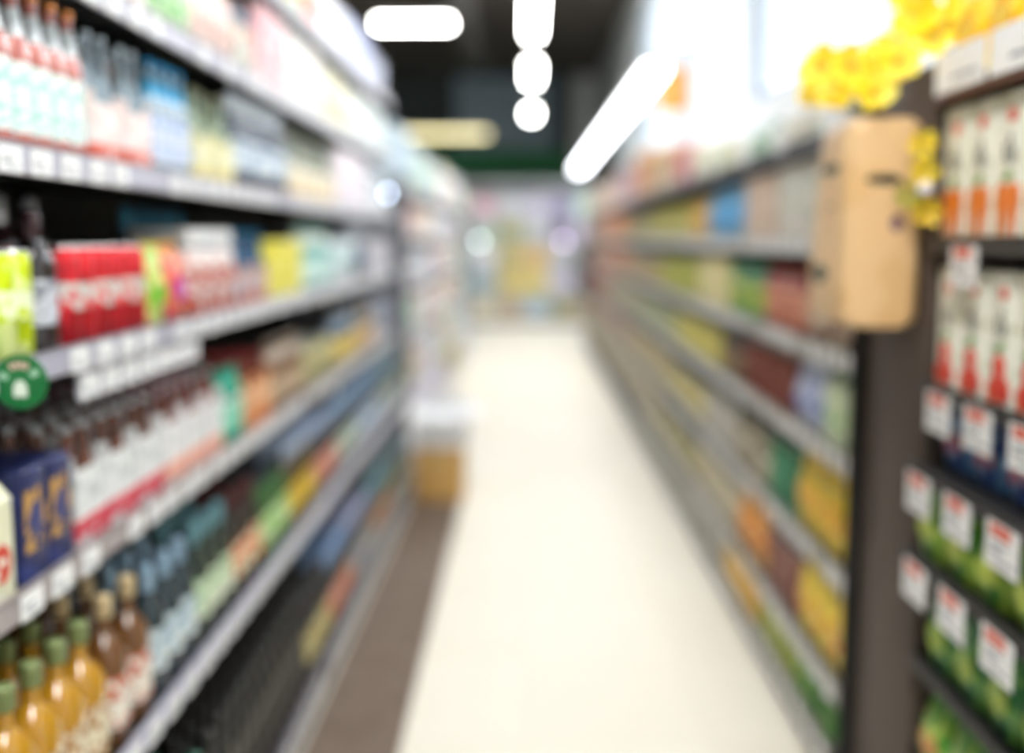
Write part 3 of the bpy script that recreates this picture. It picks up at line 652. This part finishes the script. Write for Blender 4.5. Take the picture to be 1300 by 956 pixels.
# ------------------------------------------------------------------ green round shelf sign at far left
gs = ob('shelf_sign', None, None, (-.85, 1.54, 1.372)); tag(gs, 'round green sign with pale marks sticking out from the left rack', 'sign')
GREEN = mat('#0c7038', None, .4)
def disc(cx, cz, r, y0, y1, n=28): return loft([[(cx+r*math.cos(-2*PI*i/n), y, cz+r*math.sin(-2*PI*i/n)) for i in range(n)] for y in (y0, y1)], True, False)
part('disc', (disc(.045, 0, .044, .0, .003), GREEN), gs)
part('clip', (box(.0105, .03, .001, .002, .012, .032), mat('#c8ccd0')), gs)
RW = mat('#d8b8ac', None, .5); PW = mat('#9cc8ac', None, .5)
def arcp(a0, a1, r0, r1, n=8):
    o = [(.045+r1*math.cos(a0+(a1-a0)*i/n), r1*math.sin(a0+(a1-a0)*i/n)) for i in range(n+1)]
    return o+[(.045+r0*math.cos(a1-(a1-a0)*i/n), r0*math.sin(a1-(a1-a0)*i/n)) for i in range(n+1)]
def fplate(pts, m): return (loft([[(p[0], -.0012, p[1]) for p in pts], [(p[0], 0, p[1]) for p in pts]], True, False), m)
part('printed_mark', [fplate(arcp(math.radians(60+i*17), math.radians(72+i*17), .022, .033, 3), RW) for i in range(4)], gs)['label'] = 'pale red curved marks'
part('printed_mark', [fplate(arcp(math.radians(a), math.radians(a+22), .02, .034, 3), PW) for a in (20, 150)], gs)['label'] = 'pale green marks'
part('printed_mark', [fplate([(.034, -.024), (.056, -.024), (.056, -.008), (.05, .002), (.04, .002), (.034, -.008)], mat('#dce8dc', None, .5))], gs)['label'] = 'whitish shape'

# ------------------------------------------------------------------ cartons on the floor at the left rack's end
CB = mat('#d6aa64', None, .6)
b1 = ob('cardboard_box', None, None, (-.53, 6.02, .0105)); tag(b1, 'brown cardboard box on the mat at the end of left rack', 'box')
part('box_body', (rbox(.29, .36, 0, .33, .004, .003), CB), b1)
part('packing_tape', (merge(box(-.025, .025, -.181, .181, .3285, .3312), box(-.025, .025, -.1812, -.1795, .22, .33)), mat('#dcc088', None, .3)), b1)
b2 = ob('white_carton', None, None, (-.515, 6.02, .3425)); tag(b2, 'open white carton standing on the brown cardboard box', 'box')
WH = mat('#f2f3f6', None, .5)
part('box_body', (merge(box(-.16, .16, -.19, .19, 0, .003), box(-.16, .16, -.19, -.187, 0, .22), box(-.16, .16, .187, .19, 0, .22), box(-.16, -.157, -.19, .19, 0, .22), box(.157, .16, -.19, .19, 0, .22)), WH), b2)
part('flap', (xf(box(0, .08, -.188, .188, 0, .002), (.16, 0, .218), 0, .5), WH), b2)
part('flap', (xf(box(-.16, .16, -.09, 0, 0, .002), (0, -.19, .218), 0, 0, .6), WH), b2)
for i, (x, y) in enumerate(((-.09, -.09), (.02, -.1), (-.08, .06), (.06, .05))):
    item('pouch', .12, .27, ('#f0f2f4', '#dfe4ea', '#e8ecf2', '#f6f6f8'), (-.515+x, 6.02+y, .346), PI/2, ('front left', 'front right', 'back left', 'back right')[i]+' of four white bags in the open white carton', 'white bags in the white carton', False)

# ------------------------------------------------------------------ the setting
def floor_mat():
    m = bpy.data.materials.new('cream_tiles'); m.use_nodes = True; nt = m.node_tree; b = nt.nodes['Principled BSDF']
    tc = nt.nodes.new('ShaderNodeTexCoord'); br = nt.nodes.new('ShaderNodeTexBrick'); br.offset = 0
    br.inputs['Scale'].default_value = 1; br.inputs['Brick Width'].default_value = .6; br.inputs['Row Height'].default_value = .6; br.inputs['Mortar Size'].default_value = .002
    br.inputs['Color1'].default_value = srgb('#e2ddcf')+(1,); br.inputs['Color2'].default_value = srgb('#e5e1d4')+(1,); br.inputs['Mortar'].default_value = srgb('#d3cdbd')+(1,)
    nt.links.new(tc.outputs['Object'], br.inputs['Vector']); nt.links.new(br.outputs['Color'], b.inputs['Base Color'])
    b.inputs['Roughness'].default_value = .5; b.inputs['Specular IOR Level'].default_value = .3; return m
XL, XR, YB, YE, ZC = -5.5, 1.95, -3.0, 27.0, 6.0
struct('floor', (box(XL, XR, YB, YE, -.05, 0), floor_mat()))
tag(part('floor_mat', [(rbox(.30, 5.6, .0003, .010, .004, .002, cx=-.545, cy=3.4), mat('#6d5d50', '#665648', .75, 0, 8, .5))], None), 'long brown floor mat along the foot of the left rack', 'mat')
CEIL = mat('#5a534d', None, .8)
struct('ceiling', (box(XL, XR, YB, YE, ZC, ZC+.1), CEIL))
struct('wall_left', (box(XL-.1, XL, YB, YE, 0, ZC), mat('#55585a', None, .7)))
struct('wall_back', (box(XL, XR, YB-.1, YB, 0, ZC), mat('#cfcdc8', None, .7)))
ENDM = mat('#47504f', None, .8)
struct('wall_end', (box(XL, XR, YE, YE+.1, 0, ZC), ENDM))
struct('trim_1', (box(-3.8, 1.2, YE-.12, YE-.001, 3.3, 3.95), mat('#3a8c5c', None, .7)))
struct('trim_2', (box(-1.9, .75, YE-.09, YE-.001, 4.0, 5.9), mat('#a4b8c8', None, .7)))
struct('trim_3', (box(-3.9, 1.2, YE-.2, YE-.001, 2.95, 3.25), mat('#3a3a3a', None, .7)))
# right wall with three clerestory windows
wr = mat('#e2eaec', None, .6)
wins = [(2.6, 5.2), (5.7, 8.75), (9.2, 12.4), (12.9, 16.5)]
zb, zt_ = 2.75, 5.2
g = [box(XR, XR+.12, YB, YE, 0, zb), box(XR, XR+.12, YB, YE, zt_, ZC)]
ys = [YB]+[v for w in wins for v in w]+[YE]
for i in range(0, len(ys), 2): g.append(box(XR, XR+.12, ys[i], ys[i+1], zb, zt_))
struct('wall_right', (merge(*g), wr))
FR = mat('#8fa6c4', None, .4)
gm = bpy.data.materials.new('window_glass'); gm.use_nodes = True; nt = gm.node_tree; nt.nodes.clear()
o_ = nt.nodes.new('ShaderNodeOutputMaterial'); mx = nt.nodes.new('ShaderNodeMixShader'); tr = nt.nodes.new('ShaderNodeBsdfTransparent'); gg = nt.nodes.new('ShaderNodeBsdfGlossy')
gg.inputs['Roughness'].default_value = .02; mx.inputs[0].default_value = .06
nt.links.new(tr.outputs[0], mx.inputs[1]); nt.links.new(gg.outputs[0], mx.inputs[2]); nt.links.new(mx.outputs[0], o_.inputs[0])
for i, (a, b) in enumerate(wins):
    w = struct(f'window_{i+1}', (merge(box(XR+.02, XR+.07, a, a+.06, zb, zt_), box(XR+.02, XR+.07, b-.06, b, zb, zt_), box(XR+.02, XR+.07, a+.06, b-.06, zb, zb+.06), box(XR+.02, XR+.07, a+.06, b-.06, zt_-.06, zt_)), FR))
    part('window_pane', (box(XR+.04, XR+.046, a+.06, b-.06, zb+.06, zt_-.06), gm), w)
# pale pilaster on the end wall to the right
struct('trim_4', (box(1.25, 1.85, YE-.15, YE-.001, 3.6, 5.9), mat('#f6fbff', None, .6)))

# duct in the dark ceiling
du = ob('ceiling_duct', None, None, (0, 14, 5.3)); tag(du, 'dark round ventilation duct below the black ceiling', 'duct')
part('duct_body', (xf(lathe([(.24, -8), (.24, -2.7), (.26, -2.68), (.26, -2.6), (.24, -2.58), (.24, 2.6), (.26, 2.62), (.26, 2.7), (.24, 2.72), (.24, 8)], 18), (-1.1, 0, 0), 0, 0, PI/2), mat('#4a4744', None, .5, .3)), du)
for y in (-5, 0, 5): part('hanger', (box(-1.11, -1.09, y-.01, y+.01, .235, .7), DARK), du)
# ceiling lamps
WARM = emit('#fbfaf6', 34.0); COOL = emit('#f6f9ff', 11.0); DIMW = emit('#f3e6ae', 3.2); OVER = emit('#fbfaf6', 48.0)
HOUS = mat('#d0d0cc', None, .5)
def lamp(x0, x1, y0, y1, z, m, label, group, cords=True):
    cx, cy = (x0+x1)/2, (y0+y1)/2; dx, dy = x1-x0, y1-y0
    o = ob('linear_lamp', None, None, (cx, cy, z)); tag(o, label, 'ceiling lamp', group)
    part('diffuser', (rbox(dx, dy, -.03, .03, .02, .006), m), o)
    part('housing', (rbox(dx+.02, dy+.02, .031, .075, .02, .004), HOUS), o)
    if cords:
        for s in (-.4, .4):
            ax, ay = (s*dx, 0) if dx > dy else (0, s*dy)
            part('suspension_cord', (box(ax-.003, ax+.003, ay-.003, ay+.003, .075, ZC-z), DARK), o)
    return o
GL = 'lamps in a row above the aisle'
lamp(.02, .17, 19.1, 19.9, 4.0, WARM, 'farthest of the three white lamps in line above the aisle', GL)
lamp(.01, .16, 14.0, 15.5, 4.0, WARM, 'middle of the three white lamps in line above the aisle', GL)
lamp(.00, .15, 8.4, 12.0, 4.0, WARM, 'nearest of the three white lamps in line above the aisle', GL)
lamp(.00, .15, 3.6, 6.6, 4.0, OVER, 'white lamp overhead above the near end of the aisle', None)
lamp(-.10, .15, -1.4, 1.6, 4.0, OVER, 'white lamp above the camera', None)
lamp(-1.68, -.86, 11.3, 11.45, 4.0, WARM, 'short white crosswise lamp above the left rack', None)
lamp(-2.55, -.8, 20.4, 20.75, 3.72, DIMW, 'dim yellowish crosswise lamp far above the rear left rack', None)
lamp(.96, 1.12, 8.1, 20.0, 2.95, COOL, 'far long white lamp line above the right rack', 'lamp line above the right rack')
lamp(.96, 1.12, 2.2, 6.9, 2.95, COOL, 'near long white lamp line above the right rack', 'lamp line above the right rack')
lamp(-.5, .8, 14.4, 15.0, 5.85, emit('#fbfaf6', 70.0), 'added high lamp out of view, brightening the back rack', None, False)  # high lamp added out of view to brighten the back rack
def puck(loc, r, m, label, group=None):  # glowing disc added to stand in for a small bright spot or glint
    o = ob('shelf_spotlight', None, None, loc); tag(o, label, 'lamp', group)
    part('disc_rim', (xf(lathe([(r*1.25, 0), (r*1.25, .012), (r*1.1, .015)], 16), rx=PI/2), mat('#9a9ca2', None, .4, .5)), o)
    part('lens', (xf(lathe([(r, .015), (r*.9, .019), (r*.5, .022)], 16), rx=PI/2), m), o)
puck((-.95, 6.7315, 1.90), .022, emit('#cfe2ff', 22.0), 'small bluish glowing disc added as a bright spot on the near end of rear left rack')
puck((-.84, 17.9875, 1.53), .032, emit('#e4f4ee', 16.0), 'left one of two small glowing discs added as glints on the back rack', 'round lamps on the back rack')
puck((.68, 17.9875, 1.53), .032, emit('#e0d0ec', 14.0), 'right one of two small glowing discs added as glints on the back rack', 'round lamps on the back rack')
# orange hanging sign below the right lamps
hs = ob('hanging_sign', None, None, (1.35, 9.3, 2.75)); tag(hs, 'orange sign hanging above the right rack beside the windows', 'sign')
part('sign_panel', (box(-.15, .15, -.01, .01, 0, .42), mat('#f0923c', '#f6b45c', .5, 0, 8)), hs)
for x in (-.12, .12): part('cord', (box(x-.002, x+.002, -.002, .002, .42, ZC-2.75), DARK), hs)

# ------------------------------------------------------------------ daylight
W = bpy.data.worlds.new('World'); SC.world = W; W.use_nodes = True
bg = W.node_tree.nodes['Background']; bg.inputs[0].default_value = (.85, .93, 1, 1); bg.inputs[1].default_value = 1.5

# ------------------------------------------------------------------ camera
F = 1250.0
cam = bpy.data.cameras.new('camera'); co = bpy.data.objects.new('camera', cam); COL.objects.link(co); SC.camera = co
cam.sensor_fit = 'HORIZONTAL'; cam.sensor_width = 36; cam.lens = 36*F/1300
cam.shift_y = -45/1300
co.location = (0, 0, 1.6)
co.rotation_euler = (math.radians(90-5.98), 0, math.atan(18/F))
cam.clip_start = .05; cam.clip_end = 100
cam.dof.use_dof = True; cam.dof.focus_distance = 1.12; cam.dof.aperture_fstop = .92
SC.view_settings.view_transform = 'Standard'; SC.view_settings.look = 'None'; SC.view_settings.gamma = 1
SC.view_settings.use_curve_mapping = False; SC.view_settings.exposure = 0.33
SC.cycles.use_denoising = True
SC.cycles.max_bounces = 6; SC.cycles.sample_clamp_indirect = 6
